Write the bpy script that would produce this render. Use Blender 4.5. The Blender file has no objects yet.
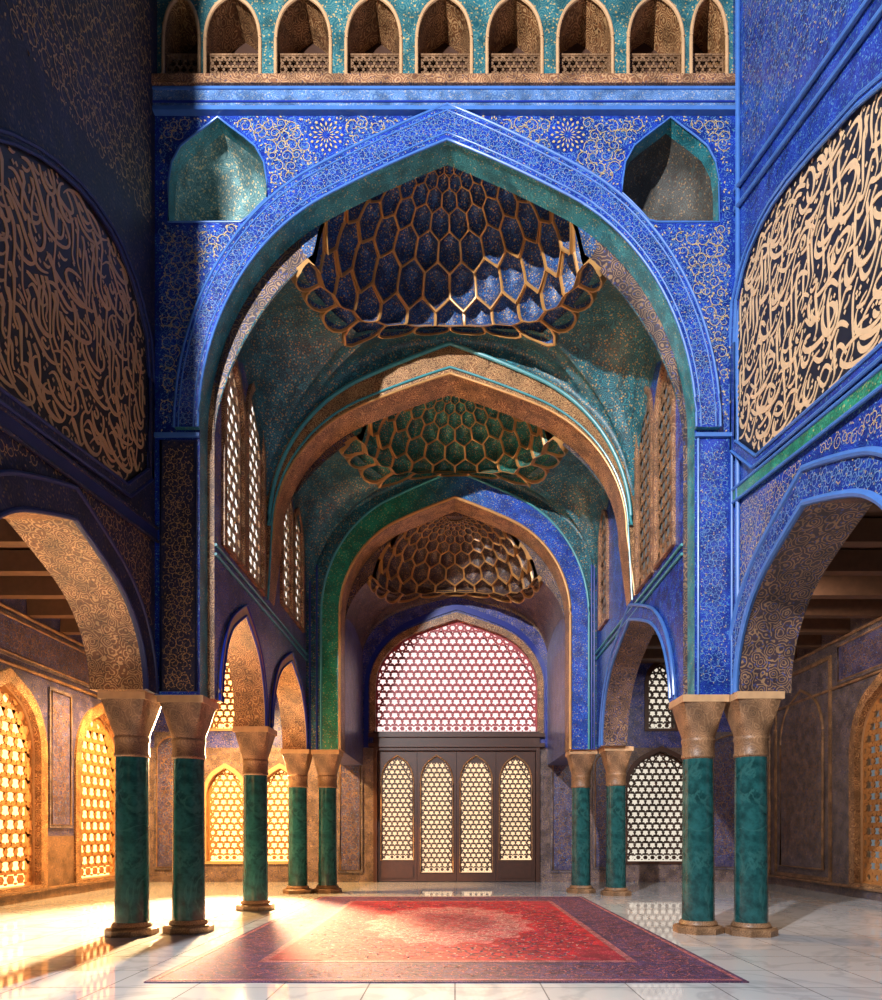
import bpy, bmesh, math, random
from mathutils import Vector
random.seed(11)
PI=math.pi
S=bpy.context.scene
C=S.collection
ORD=['first','second','third','fourth','fifth','sixth','seventh','eighth','ninth','tenth','eleventh','twelfth']
# ------------------------------------------------------------------ materials
def nd(nt,t,**k):
    n=nt.nodes.new(t)
    for a,b in k.items(): setattr(n,a,b)
    return n
def c4(c): return (c[0],c[1],c[2],1)
def mixc(nt,fac,a,b,blend='MIX'):
    n=nd(nt,'ShaderNodeMix',data_type='RGBA',blend_type=blend)
    for i,x in ((0,fac),(6,a),(7,b)):
        if isinstance(x,bpy.types.NodeSocket): nt.links.new(x,n.inputs[i])
        elif i==0: n.inputs[0].default_value=x
        else: n.inputs[i].default_value=c4(x)
    return n.outputs[2]
def math_(nt,op,a,b=None):
    n=nd(nt,'ShaderNodeMath',operation=op)
    for i,x in enumerate((a,b)):
        if x is None: continue
        if isinstance(x,bpy.types.NodeSocket): nt.links.new(x,n.inputs[i])
        else: n.inputs[i].default_value=x
    return n.outputs[0]
def mrange(nt,v,a,b,c,d):
    n=nd(nt,'ShaderNodeMapRange',interpolation_type='SMOOTHSTEP')
    nt.links.new(v,n.inputs[0])
    for i,x in enumerate((a,b,c,d)): n.inputs[i+1].default_value=x
    return n.outputs[0]
def objco(nt):
    return nd(nt,'ShaderNodeTexCoord').outputs['Object']
def pattern(nt,base,line,acc,sc,k=5,lw=.13,warp=.5,dot=.2):
    L=nt.links
    v=nd(nt,'ShaderNodeVectorMath',operation='SCALE'); L.new(objco(nt),v.inputs[0]); v.inputs['Scale'].default_value=sc
    nz=nd(nt,'ShaderNodeTexNoise'); L.new(v.outputs[0],nz.inputs['Vector']); nz.inputs['Scale'].default_value=1.2; nz.inputs['Detail'].default_value=2
    s=nd(nt,'ShaderNodeVectorMath',operation='SCALE'); L.new(nz.outputs['Color'],s.inputs[0]); s.inputs['Scale'].default_value=warp
    ad=nd(nt,'ShaderNodeVectorMath',operation='ADD'); L.new(v.outputs[0],ad.inputs[0]); L.new(s.outputs[0],ad.inputs[1])
    vo=nd(nt,'ShaderNodeTexVoronoi'); L.new(ad.outputs[0],vo.inputs['Vector']); vo.inputs['Scale'].default_value=1
    pp=math_(nt,'PINGPONG',math_(nt,'MULTIPLY',vo.outputs['Distance'],k),.5)
    m=mrange(nt,pp,lw,lw+.1,1,0)
    col=mixc(nt,m,base,line)
    v2=nd(nt,'ShaderNodeTexVoronoi'); L.new(ad.outputs[0],v2.inputs['Vector']); v2.inputs['Scale'].default_value=2.7
    m2=mrange(nt,v2.outputs['Distance'],dot,dot+.08,1,0)
    col=mixc(nt,m2,col,acc)
    n2=nd(nt,'ShaderNodeTexNoise'); L.new(v.outputs[0],n2.inputs['Vector']); n2.inputs['Scale'].default_value=.5
    f=mrange(nt,n2.outputs['Fac'],.3,.7,.6,1.25)
    cmb=nd(nt,'ShaderNodeCombineColor')
    for i in range(3): L.new(f,cmb.inputs[i])
    return mixc(nt,1.0,col,cmb.outputs[0],'MULTIPLY'), m
def newmat(name):
    m=bpy.data.materials.new(name); m.use_nodes=True
    nt=m.node_tree; b=nt.nodes['Principled BSDF']
    return m,nt,b
def tile(name,base,line,acc,sc=3.5,rough=.3,metal=0,bump=.15,**kw):
    m,nt,b=newmat(name)
    col,h=pattern(nt,base,line,acc,sc,**kw)
    nt.links.new(col,b.inputs['Base Color']); b.inputs['Roughness'].default_value=rough; b.inputs['Metallic'].default_value=metal
    if bump:
        bp=nd(nt,'ShaderNodeBump'); bp.inputs['Strength'].default_value=bump; bp.inputs['Distance'].default_value=.02
        nt.links.new(h,bp.inputs['Height']); nt.links.new(bp.outputs[0],b.inputs['Normal'])
    return m
def tile2(name,lo,hi,zs,rough=.35,axis='Z',soft=0):
    m,nt,b=newmat(name)
    a,_=pattern(nt,*lo); c,_=pattern(nt,*hi)
    sp=nd(nt,'ShaderNodeSeparateXYZ'); nt.links.new(objco(nt),sp.inputs[0])
    f=mrange(nt,sp.outputs[axis],zs-soft,zs+soft,0,1) if soft else math_(nt,'GREATER_THAN',sp.outputs[axis],zs)
    nt.links.new(mixc(nt,f,a,c),b.inputs['Base Color']); b.inputs['Roughness'].default_value=rough
    return m
def plain(name,col,rough=.4,metal=0,var=.25,sc=6):
    m,nt,b=newmat(name)
    nz=nd(nt,'ShaderNodeTexNoise'); nt.links.new(objco(nt),nz.inputs['Vector']); nz.inputs['Scale'].default_value=sc; nz.inputs['Detail'].default_value=5
    c=mixc(nt,nz.outputs['Fac'],[x*(1-var) for x in col],[min(1,x*(1+var)) for x in col])
    nt.links.new(c,b.inputs['Base Color']); b.inputs['Roughness'].default_value=rough; b.inputs['Metallic'].default_value=metal
    return m
def emit(name,col,st):
    m,nt,b=newmat(name)
    nz=nd(nt,'ShaderNodeTexNoise'); nt.links.new(objco(nt),nz.inputs['Vector']); nz.inputs['Scale'].default_value=.8
    c=mixc(nt,nz.outputs['Fac'],[x*.6 for x in col],col)
    b.inputs['Base Color'].default_value=(.02,.02,.02,1)
    nt.links.new(c,b.inputs['Emission Color']); b.inputs['Emission Strength'].default_value=st
    return m
def marble(name,c1,c2,rough,sc):
    m,nt,b=newmat(name)
    nz=nd(nt,'ShaderNodeTexNoise'); nt.links.new(objco(nt),nz.inputs['Vector']); nz.inputs['Scale'].default_value=sc; nz.inputs['Detail'].default_value=8; nz.inputs['Distortion'].default_value=1.2
    f=mrange(nt,math_(nt,'ABSOLUTE',math_(nt,'SUBTRACT',nz.outputs['Fac'],.5)),0,.025,.6,0)
    n2=nd(nt,'ShaderNodeTexNoise'); nt.links.new(objco(nt),n2.inputs['Vector']); n2.inputs['Scale'].default_value=sc*4; n2.inputs['Detail'].default_value=9; n2.inputs['Roughness'].default_value=.65
    a=mixc(nt,mrange(nt,n2.outputs['Fac'],.3,.7,0,1),[x*.5 for x in c1],[x*1.45 for x in c1])
    nt.links.new(mixc(nt,f,a,c2),b.inputs['Base Color']); b.inputs['Roughness'].default_value=rough
    return m
def floor_mat():
    m,nt,b=newmat('marble_floor')
    oc=objco(nt)
    nz=nd(nt,'ShaderNodeTexNoise'); nt.links.new(oc,nz.inputs['Vector']); nz.inputs['Scale'].default_value=.9; nz.inputs['Detail'].default_value=9; nz.inputs['Distortion'].default_value=1.3
    f=mrange(nt,math_(nt,'ABSOLUTE',math_(nt,'SUBTRACT',nz.outputs['Fac'],.5)),0,.06,.4,0)
    col=mixc(nt,f,(.58,.58,.59),(.33,.33,.34))
    br=nd(nt,'ShaderNodeTexBrick'); nt.links.new(oc,br.inputs['Vector'])
    br.offset=0; br.squash=1
    br.inputs['Scale'].default_value=1; br.inputs['Brick Width'].default_value=.9; br.inputs['Row Height'].default_value=.9; br.inputs['Mortar Size'].default_value=.008
    br.inputs['Color1'].default_value=(1,1,1,1); br.inputs['Color2'].default_value=(.93,.93,.93,1); br.inputs['Mortar'].default_value=(.4,.39,.39,1)
    nt.links.new(mixc(nt,1.0,col,br.outputs['Color'],'MULTIPLY'),b.inputs['Base Color'])
    b.inputs['Roughness'].default_value=.05; b.inputs['IOR'].default_value=1.65
    return m
ROYAL=(.009,.025,.26); NAVY_SHADE=(.006,.009,.04); LBLUE=(.055,.155,.45); TEAL=(.02,.16,.2); TAN=(.5,.3,.15)
M=dict(
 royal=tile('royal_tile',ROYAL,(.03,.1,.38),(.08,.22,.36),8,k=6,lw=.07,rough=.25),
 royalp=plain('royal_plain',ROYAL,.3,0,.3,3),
 navy=tile('shade_navy_tile',NAVY_SHADE,(.03,.025,.05),(.13,.08,.045),5.5,rough=.6),  # shade of the left wall is put into this dark tile colour
 navyp=plain('shade_navy_plain',(.01,.018,.09),.45,0,.3,3),  # plain glaze darkened likewise for the shaded left side
 bluegold=tile('blue_gold_tile',(.012,.03,.24),(.26,.2,.14),(.1,.22,.5),6),
 greyblue=tile('grey_blue_band_tile',(.06,.14,.34),(.14,.25,.44),(.34,.34,.36),9,k=5,dot=.2),
 teal=tile('teal_mosaic',TEAL,(.05,.27,.3),(.5,.36,.16),7.5,k=5,dot=.17),
 tealpale=tile('pale_teal_mosaic',(.08,.19,.2),(.18,.32,.31),(.6,.48,.26),8,k=5,dot=.26,rough=.7),
 nichedark=tile('dark_niche_mosaic',(.05,.038,.03),(.06,.075,.066),(.2,.12,.055),8,k=5,dot=.22,rough=.7),
 greengold=tile('green_gold_mosaic',(.02,.11,.14),(.08,.19,.18),(.44,.32,.14),7,k=5,dot=.22),
 tealdk=tile('teal_dark_mosaic',(.01,.06,.085),(.025,.18,.22),(.42,.26,.09),7,k=5,dot=.23,rough=.42),
 green=tile('green_tile',(.012,.15,.09),(.03,.26,.16),(.3,.3,.12),8,k=4),
 brown=tile('brown_tile',(.2,.09,.045),(.42,.24,.12),(.08,.05,.06),7,rough=.42),
 capstone=tile('capital_stone',(.22,.115,.055),(.32,.18,.09),(.14,.075,.04),7,rough=.45,bump=.3),
 violet=tile('violet_panel_tile',(.025,.03,.14),(.16,.12,.13),(.25,.18,.1),8,rough=.35),
 brownblue=tile('brown_blue_tile',(.08,.065,.08),(.24,.17,.13),(.04,.06,.2),7,rough=.4),
 soffit=tile('soffit_mosaic',(.2,.08,.03),(.54,.31,.135),(.08,.04,.02),7,rough=.4),
 darksoffit=tile('dark_soffit_mosaic',(.045,.028,.04),(.27,.16,.085),(.04,.06,.2),6,rough=.4),
 gold=plain('gold_rim',(.45,.235,.075),.38,.2),
 goldline=plain('gold_line',(.54,.4,.2),.35,.1),
 paleline=plain('pale_line',(.11,.22,.46),.3),
 lblue=plain('light_blue_glaze',LBLUE,.28),
 tealp=plain('teal_glaze',(.05,.26,.29),.28),
 tan=plain('tan_stone',TAN,.55,0,.3,9),
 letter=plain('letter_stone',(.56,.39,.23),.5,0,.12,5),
 letterdk=plain('letter_stone_shaded',(.46,.26,.11),.5,0,.15,5),  # darker copy of the letter stone, left wall's shade in the colour
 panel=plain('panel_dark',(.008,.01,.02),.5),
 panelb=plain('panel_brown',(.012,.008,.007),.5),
 wood=plain('dark_wood',(.055,.016,.006),.45,0,.4,7),
 beam=plain('beam_wood',(.1,.045,.022),.6,0,.4,7),
 column=marble('green_marble',(.012,.068,.07),(.03,.12,.115),.16,1.4),
 floor=floor_mat(),
 cellblue=tile('cell_blue',(.01,.03,.12),(.03,.11,.27),(.45,.26,.08),9,k=4,dot=.24,rough=.5),
 cellgreen=tile('cell_green',(.012,.1,.08),(.025,.22,.17),(.45,.26,.08),9,k=4,dot=.24,rough=.5),
 cellbrown=tile('cell_brown',(.04,.033,.055),(.18,.1,.055),(.36,.2,.07),9,k=4,dot=.24,rough=.5),
 lat_warm=plain('lattice_warm',(.4,.17,.05),.5),
 lat_pale=plain('lattice_pale',(.5,.34,.2),.5),
 lat_pink=plain('lattice_pink',(.42,.06,.07),.5),
 lat_dark=plain('lattice_dark',(.05,.02,.01),.5),
 pane_warm=emit('pane_warm',(1,.47,.15),6),
 pane_pink=emit('pane_pink',(1,.72,.7),1.8),
 pane_door=emit('pane_door',(1,.66,.38),1.7),
 pane_up=emit('pane_up',(1,.95,.88),1.8),
 pane_dim=emit('pane_dim',(1,.88,.72),1.1),
 pane_faint=emit('pane_faint',(.55,.65,.7),.3),
 cp_border=tile('carpet_border',(.04,.014,.05),(.15,.05,.1),(.06,.06,.16),8,rough=.95,k=6),
 cp_guard=tile('carpet_guard',(.36,.1,.1),(.14,.02,.05),(.5,.3,.25),16,rough=.95),
 cp_field=tile('carpet_field',(.46,.006,.014),(.24,.005,.02),(.46,.1,.08),8,rough=.95,dot=.14),
 cp_corner=tile('carpet_corner',(.3,.008,.022),(.18,.006,.025),(.42,.13,.11),8,rough=.95,dot=.16),
 cp_med=tile('carpet_glare_medallion',(.48,.1,.1),(.3,.02,.035),(.56,.33,.3),9,rough=.95,dot=.22),  # sun glare over the carpet centre is put into this paler red
 cp_cream=plain('carpet_cream',(.54,.31,.27),.95),
 cp_blue=plain('carpet_blue',(.07,.06,.18),.95),
)
M['backwall']=tile2('back_wall_tile',((.1,.07,.08),(.3,.2,.13),(.04,.05,.18),8),((.012,.03,.25),(.14,.13,.3),(.35,.24,.1),6.5),4.3)
M['aislewall']=tile2('aisle_wall_tile',((.16,.085,.045),(.28,.16,.085),(.06,.05,.08),7),((.015,.025,.13),(.13,.1,.12),(.22,.14,.07),7),1.5)
M['lighttint']=tile2('light_tinted_band_tile',((.01,.15,.09),(.02,.26,.16),(.4,.33,.12),7),((.01,.03,.33),(.04,.15,.5),(.4,.33,.15),7),-.1,.3,'X',1.6)  # green to blue drift puts the light's tint into the tile
# ------------------------------------------------------------------ mesh builder
class MB:
    def __init__(s): s.v=[]; s.f=[]; s.m=[]
    def add(s,vs,fs,mi=0):
        o=len(s.v); s.v+= [tuple(x) for x in vs]; s.f+=[[i+o for i in f] for f in fs]; s.m+=[mi]*len(fs)
    def box(s,x0,x1,y0,y1,z0,z1,mi=0):
        s.add([(x,y,z) for x in(x0,x1) for y in(y0,y1) for z in(z0,z1)],[(0,1,3,2),(4,6,7,5),(0,4,5,1),(2,3,7,6),(0,2,6,4),(1,5,7,3)],mi)
    def rings(s,rs,mi=0,cap=True,closed=True):
        n=len(rs[0]); vs=[p for r in rs for p in r]; fs=[]
        for i in range(len(rs)-1):
            for j in range(n if closed else n-1):
                fs.append((i*n+j,i*n+(j+1)%n,(i+1)*n+(j+1)%n,(i+1)*n+j))
        if cap: fs+= [tuple(range(n)),tuple(range((len(rs)-1)*n,len(rs)*n))]
        s.add(vs,fs,mi)
    def lathe(s,prof,n=28,mi=0,x=0,y=0):
        s.rings([[(x+r*math.cos(2*PI*j/n),y+r*math.sin(2*PI*j/n),z) for j in range(n)] for r,z in prof],mi)
    def tube(s,path,r,mi=0,n=8,closed=False):
        P=[Vector(p) for p in path]; rs=[]; N=len(P)
        for i,p in enumerate(P):
            a=P[(i-1)%N] if closed or i>0 else p; b=P[(i+1)%N] if closed or i<N-1 else p
            t=(b-a).normalized(); u=t.cross(Vector((0,0,1)))
            if u.length<.05: u=t.cross(Vector((0,1,0)))
            if u.length<.05: u=t.cross(Vector((1,0,0)))
            u.normalize(); w=t.cross(u)
            rs.append([p+u*r*math.cos(2*PI*j/n)+w*r*math.sin(2*PI*j/n) for j in range(n)])
        if closed: rs.append(rs[0])
        s.rings(rs,mi,cap=not closed)
    def build(s,name,mats,parent=None,smooth=35,weld=True):
        me=bpy.data.meshes.new(name)
        off=parent_loc(parent)
        me.from_pydata([(a-off[0],b-off[1],c-off[2]) for a,b,c in s.v],[],s.f)
        if not isinstance(mats,(list,tuple)): mats=[mats]
        for m in mats: me.materials.append(M[m])
        me.polygons.foreach_set('material_index',[min(i,len(mats)-1) for i in s.m])
        bm=bmesh.new(); bm.from_mesh(me)
        if weld: bmesh.ops.remove_doubles(bm,verts=bm.verts,dist=1e-4)
        bmesh.ops.recalc_face_normals(bm,faces=bm.faces)
        bm.to_mesh(me); bm.free()
        if smooth:
            me.polygons.foreach_set('use_smooth',[True]*len(me.polygons))
            me.set_sharp_from_angle(angle=math.radians(smooth))
        o=bpy.data.objects.new(name,me); C.objects.link(o)
        if parent: o.parent=parent
        return o
def parent_loc(p):
    v=Vector((0,0,0))
    while p is not None: v=v+p.location; p=p.parent
    return v
def tag(o,label,cat=None,group=None,kind=None):
    o['label']=label
    if cat: o['category']=cat
    if group: o['group']=group
    if kind: o['kind']=kind
    return o
def empty(name,loc,label,cat,group=None,kind=None):
    o=bpy.data.objects.new(name,None); C.objects.link(o); o.location=loc; o.empty_display_size=.2
    return tag(o,label,cat,group,kind)
def wallmap_y(Y0): return lambda u,v,d:(u,Y0+d,v)
def wallmap_x(X0,sg): return lambda u,v,d:(X0+sg*d,u,v)
def plate(mb,outer,holes,mapf,d0,d1,mf=0,ms=1,mk=None):
    cu=bpy.data.curves.new('t','CURVE'); cu.dimensions='2D'; cu.fill_mode='BOTH'; cu.extrude=.5
    for poly in [outer]+list(holes):
        sp=cu.splines.new('POLY'); sp.points.add(len(poly)-1)
        for p,q in zip(sp.points,poly): p.co=(q[0],q[1],0,1)
        sp.use_cyclic_u=True
    ob=bpy.data.objects.new('t',cu); me=bpy.data.meshes.new_from_object(ob)
    vs=[mapf(v.co.x,v.co.y,d0+(v.co.z+.5)*(d1-d0)) for v in me.vertices]
    g={}
    for p in me.polygons:
        zs=[me.vertices[i].co.z for i in p.vertices]
        k=ms if max(zs)-min(zs)>.5 else (mf if zs[0]<0 else (mf if mk is None else mk))
        g.setdefault(k,[]).append(list(p.vertices))
    for k,fs in g.items(): mb.add(vs,fs,k)
    bpy.data.objects.remove(ob); bpy.data.curves.remove(cu); bpy.data.meshes.remove(me)
def half_arch(n,c=.14,th=66):
    th=math.radians(th); r=1-c
    p=[(c+r*math.cos(th*i/n),r*math.sin(th*i/n)) for i in range(n+1)]
    x0,y0=p[-1]; sl=math.cos(th)/math.sin(th)
    cx_=x0*.5; cy_=y0+(x0-cx_)*sl; ay=cy_+cx_*sl*.75   # second, flatter arc ends in a point
    m=12
    for j in range(1,m+1):
        t=j/m; p.append(((1-t)**2*x0+2*t*(1-t)*cx_,(1-t)**2*y0+2*t*(1-t)*cy_+t*t*ay))
    return [(a,b/ay) for a,b in p]
HA=half_arch(20)
def archv(u):
    u=abs(u)
    if u>=1: return 0
    for (a,b),(c,d) in zip(HA,HA[1:]):
        if c<=u<=a: return b+(d-b)*((a-u)/(a-c) if a>c else 0)
    return 1
def arch(uc,w,zs,za,n=None):
    h=HA
    L=[(uc-w*a,zs+(za-zs)*b) for a,b in h]
    return L+[(uc+w*a,zs+(za-zs)*b) for a,b in reversed(h[:-1])]
def archp(uc,w,zb,zs,za):
    return [(uc-w,zb)]+arch(uc,w,zs,za)+[(uc+w,zb)]
def ring(uc,w0,zs0,za0,w1,zs1,za1,zb=None):
    a=arch(uc,w1,zs1,za1); b=arch(uc,w0,zs0,za0)
    if zb is not None: a=[(uc-w1,zb)]+a+[(uc+w1,zb)]; b=[(uc-w0,zb)]+b+[(uc+w0,zb)]
    return a+b[::-1]
def arcade(u0,u1,zb,zt,ops):
    p=[(u0,zb)]
    for uc,w,zs,za in ops:
        q=arch(uc,w,zs,za)
        if zs>zb+.01: q=[(uc-w,zb)]+q+[(uc+w,zb)]
        p+=q
    return p+[(u1,zb),(u1,zt),(u0,zt)]
def inpoly(x,y,P):
    r=False; j=len(P)-1
    for i in range(len(P)):
        xi,yi=P[i]; xj,yj=P[j]
        if (yi>y)!=(yj>y) and x<(xj-xi)*(y-yi)/(yj-yi)+xi: r=not r
        j=i
    return r
def area(P): return .5*sum(P[i][0]*P[(i+1)%len(P)][1]-P[(i+1)%len(P)][0]*P[i][1] for i in range(len(P)))
def clip(P,Q):
    if area(Q)<0: Q=Q[::-1]
    out=P
    for i in range(len(Q)):
        a=Q[i]; b=Q[(i+1)%len(Q)]
        if abs(a[0]-b[0])+abs(a[1]-b[1])<1e-6: continue
        f=lambda p:(b[0]-a[0])*(p[1]-a[1])-(b[1]-a[1])*(p[0]-a[0])
        inp=out; out=[]
        for j in range(len(inp)):
            p=inp[j]; q=inp[(j+1)%len(inp)]; fp=f(p); fq=f(q)
            if fp>=0: out.append(p)
            if (fp>=0)!=(fq>=0):
                t=fp/(fp-fq); out.append((p[0]+(q[0]-p[0])*t,p[1]+(q[1]-p[1])*t))
        if len(out)<3: return []
    return out
def lattice_holes(shape,pitch,frac=.8,kind='hex'):
    us=[p[0] for p in shape]; vs=[p[1] for p in shape]; H=[]
    rowh=pitch*(.866 if kind=='hex' else 1.0)
    uc=(min(us)+max(us))/2
    n=int((max(us)-min(us))/pitch)+3; m=int((max(vs)-min(vs))/rowh)+3
    def emit_(P,mn=.03):
        P=clip(P,shape)
        if len(P)>=3 and abs(area(P))>pitch*pitch*mn:
            Q=[]
            for p in P:
                if not Q or abs(p[0]-Q[-1][0])+abs(p[1]-Q[-1][1])>1e-3: Q.append(p)
            if len(Q)>=3: H.append(Q)
    for r in range(-1,m):
        for q in range(-n,n):
            if kind=='star':   # six-point stars on a triangular grid with small triangles between
                cu=uc+(q+.5*(r%2))*pitch; cv=min(vs)+(r+.4)*pitch*.866
                ro=pitch*.56*frac; ri=ro*.577
                P=[(cu+(ro if i%2==0 else ri)*math.sin(PI/6*i),cv+(ro if i%2==0 else ri)*math.cos(PI/6*i)) for i in range(12)]
                if all(inpoly(p[0],p[1],shape) for p in P): H.append(P)
                else: emit_([P[i] for i in range(1,12,2)])
                for sg in (1,-1):
                    tx,ty=cu+pitch*.5,cv+sg*pitch*.2887; rt=pitch*.155*frac
                    emit_([(tx+rt*math.sin(2*PI/3*i),ty+sg*rt*math.cos(2*PI/3*i)) for i in range(3)],.004)
                continue
            cu=uc+(q+.5*(r%2))*pitch; cv=min(vs)+(r+.4)*rowh
            if kind=='hex': P=[(cu+pitch*.577*frac*math.sin(PI/3*i),cv+pitch*.577*frac*math.cos(PI/3*i)) for i in range(6)]
            else: P=[(cu+pitch*.5*frac*a,cv+rowh*.92*frac*b) for a,b in ((0,1),(-.35,.62),(-.8,.35),(-1,0),(-.8,-.35),(-.35,-.62),(0,-1),(.35,-.62),(.8,-.35),(1,0),(.8,.35),(.35,.62))]
            emit_(P)
    return H
def ribbon(mb,pts,wf,mapf,d,mi,side=False,dbase=0,nib=None):
    n=len(pts); L=[];R=[]
    for i in range(n):
        a=pts[max(0,i-1)]; b=pts[min(n-1,i+1)]
        tx,ty=b[0]-a[0],b[1]-a[1]; l=math.hypot(tx,ty) or 1
        w=wf(i/(n-1))/2
        if nib is not None: w*=.4+.7*abs(math.sin(math.atan2(ty,tx)-nib))
        nx,ny=-ty/l*w,tx/l*w
        L.append((pts[i][0]+nx,pts[i][1]+ny)); R.append((pts[i][0]-nx,pts[i][1]-ny))
    vs=[mapf(*p,d) for p in L]+[mapf(*p,d) for p in R]
    fs=[(i,i+1,n+i+1,n+i) for i in range(n-1)]
    mb.add(vs,fs,mi)
    if side:
        for E in (L,R): mb.add([mapf(*p,d) for p in E]+[mapf(*p,dbase) for p in E],fs,mi)
def scrolls(mb,inside,u0,u1,v0,v1,sp,mapf,d,wd,mi,mi2):
    k=0; v=v0
    while v<v1:
        u=u0+(sp/2 if k%2 else 0); q=0
        while u<u1:
            cu=u+random.uniform(-.2,.2)*sp; cv=v+random.uniform(-.2,.2)*sp
            r=sp*random.uniform(.38,.6); hd=1 if random.random()<.5 else -1; a0=random.uniform(0,2*PI); tr=random.uniform(.8,1.4)
            pts=[]; N=12
            for i in range(N):
                t=i/(N-1); a=a0+hd*t*2*PI*tr; rr=r*(1.2-.9*t); pts.append((cu+rr*math.cos(a),cv+rr*math.sin(a)))
            if inside(*pts[0]) and all(inside(*p) for p in pts):
                ribbon(mb,pts,lambda t:wd*(1.1-.5*t),mapf,d,mi)
            for j in range(4):
                a=a0+j*1.6+.5; rr=sp*random.uniform(.45,.65); x,y=cu+rr*math.cos(a),cv+rr*math.sin(a); s=sp*.13; b_=a+random.uniform(-.8,.8)
                P=[(x+s*math.cos(b_),y+s*math.sin(b_)),(x-s*.5*math.sin(b_),y+s*.5*math.cos(b_)),(x-s*math.cos(b_),y-s*math.sin(b_)),(x+s*.5*math.sin(b_),y-s*.5*math.cos(b_))]
                if all(inside(*p) for p in P): mb.add([mapf(*p,d) for p in P],[(0,1,2,3)],mi2 if j%2 else mi)
            u+=sp; q+=1
        v+=sp*.87; k+=1
def rosette(mb,rx,rz,R,mapf,d,mi,n=12):
    for j in range(n):
        a=2*PI*j/n
        for r0,r1 in ((.2*R,.5*R),(.5*R,.78*R),(.8*R,R)):
            am=a+(PI/n if .3*R<r0<.7*R else 0); h=.11*12/n
            P=[(rx+r0*math.cos(am),rz+r0*math.sin(am)),(rx+(r0+r1)/2*math.cos(am+h),rz+(r0+r1)/2*math.sin(am+h)),(rx+r1*math.cos(am),rz+r1*math.sin(am)),(rx+(r0+r1)/2*math.cos(am-h),rz+(r0+r1)/2*math.sin(am-h))]
            mb.add([mapf(*p,d) for p in P],[(0,1,2,3)],mi)
def struct(name,mb,mats,label,cat,smooth=35):
    o=mb.build(name,mats,None,smooth); return tag(o,label,cat,kind='structure')
# ------------------------------------------------------------------ layout
YP=10.87; YB=22.4; ZC=3.73; XC=-.12; TP=.33; YF=YP+TP
XLN,XRN=-4.66,4.35      # near court wall faces
XLI,XRI=-3.85,3.65      # inner hall wall faces
XO=9.8
f=MB(); f.box(-10.2,10.2,-6,22.9,-.15,0); struct('floor',f,'floor','polished white marble tile floor with grey veins','floor')
# near court walls
def near_wall(X,sg,oc,ow,oa):
    mp=wallmap_x(X,sg); mb=MB()
    plate(mb,arcade(4.6,YF+.1,ZC,15.6,[(oc,ow,ZC,oa)]),[],mp,0,.8,0,1)
    return mb,mp
mb,mpL=near_wall(XLN,-1,8.5,1.95,5.4)
scrolls(mb,lambda u,v:v<5.3+.2*(u-5) and not inpoly(u,v,archp(8.5,2.35,3,ZC,5.85)) and u<10.75,6,10.8,4.0,6.4,.15,mpL,-.006,.012,2,3)
scrolls(mb,lambda u,v:u<10.75 and v>9.9+(u-7)*.25,6.4,10.8,9.6,15.4,.22,mpL,-.006,.014,2,2)
struct('wall_left',mb,['navy','soffit','letterdk','navyp'],'shadowed side wall in shade-darkened navy tile at left with an arched opening below','wall')
mb,mpR=near_wall(XRN,1,8.62,2.1,5.65)
scrolls(mb,lambda u,v:(v<5.75+.16*(u-5.4)) and not inpoly(u,v,archp(8.62,2.55,3,ZC,6.2)) and u<10.75,6,10.8,4.0,6.8,.13,mpR,-.006,.010,2,3)
scrolls(mb,lambda u,v:u<10.6 and v>9.75+(u-5)*.345,5.5,10.8,9.9,15.4,.16,mpR,-.006,.010,3,2)
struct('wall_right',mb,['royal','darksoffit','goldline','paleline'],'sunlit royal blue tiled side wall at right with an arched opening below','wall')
def archivolt(name,mp,oc,w0,zs,za0,w1,za1,d,mats,label,zb=None,sc=None,group=None,loc=(0,0,0),er=.03):
    e=empty(name,loc,label,'arch',group)
    mb=MB(); R=ring(oc,w0,zs,za0,w1,zs,za1,zb); plate(mb,R,[],mp,-d,-.001,0,1)
    if sc: scrolls(mb,lambda u,v:inpoly(u,v,R) and inpoly(u+.03,v,R) and inpoly(u-.03,v,R) and inpoly(u,v+.03,R) and inpoly(u,v-.03,R),oc-w1,oc+w1,zs if zb is None else zb,za1,sc,mp,-d-.006,sc*.1,2,3)
    mb.build('band',mats,e)
    for w,za in ((w0,za0),(w1,za1)):
        t=MB(); pts=arch(oc,w,zs,za)
        if zb is not None: pts=[(oc-w,zb)]+pts+[(oc+w,zb)]
        t.tube([mp(u,v,-d) for u,v in pts],er); t.build('edge_molding',mats[4] if len(mats)>4 else 'lblue',e)
    return e
archivolt('arch_surround',mpL,8.5,1.95,ZC,5.4,2.3,5.78,.06,['navy','navyp','letterdk','paleline','navyp'],'shade-darkened blue arch surround on the shadowed left wall',loc=(XLN,8.5,ZC))
archivolt('arch_surround',mpR,8.62,2.1,ZC,5.65,2.48,6.08,.06,['royal','lblue','paleline','goldline'],'royal blue arch surround with pale edges on the sunlit right wall',loc=(XRN,8.62,ZC),sc=.13,er=.045)
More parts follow.
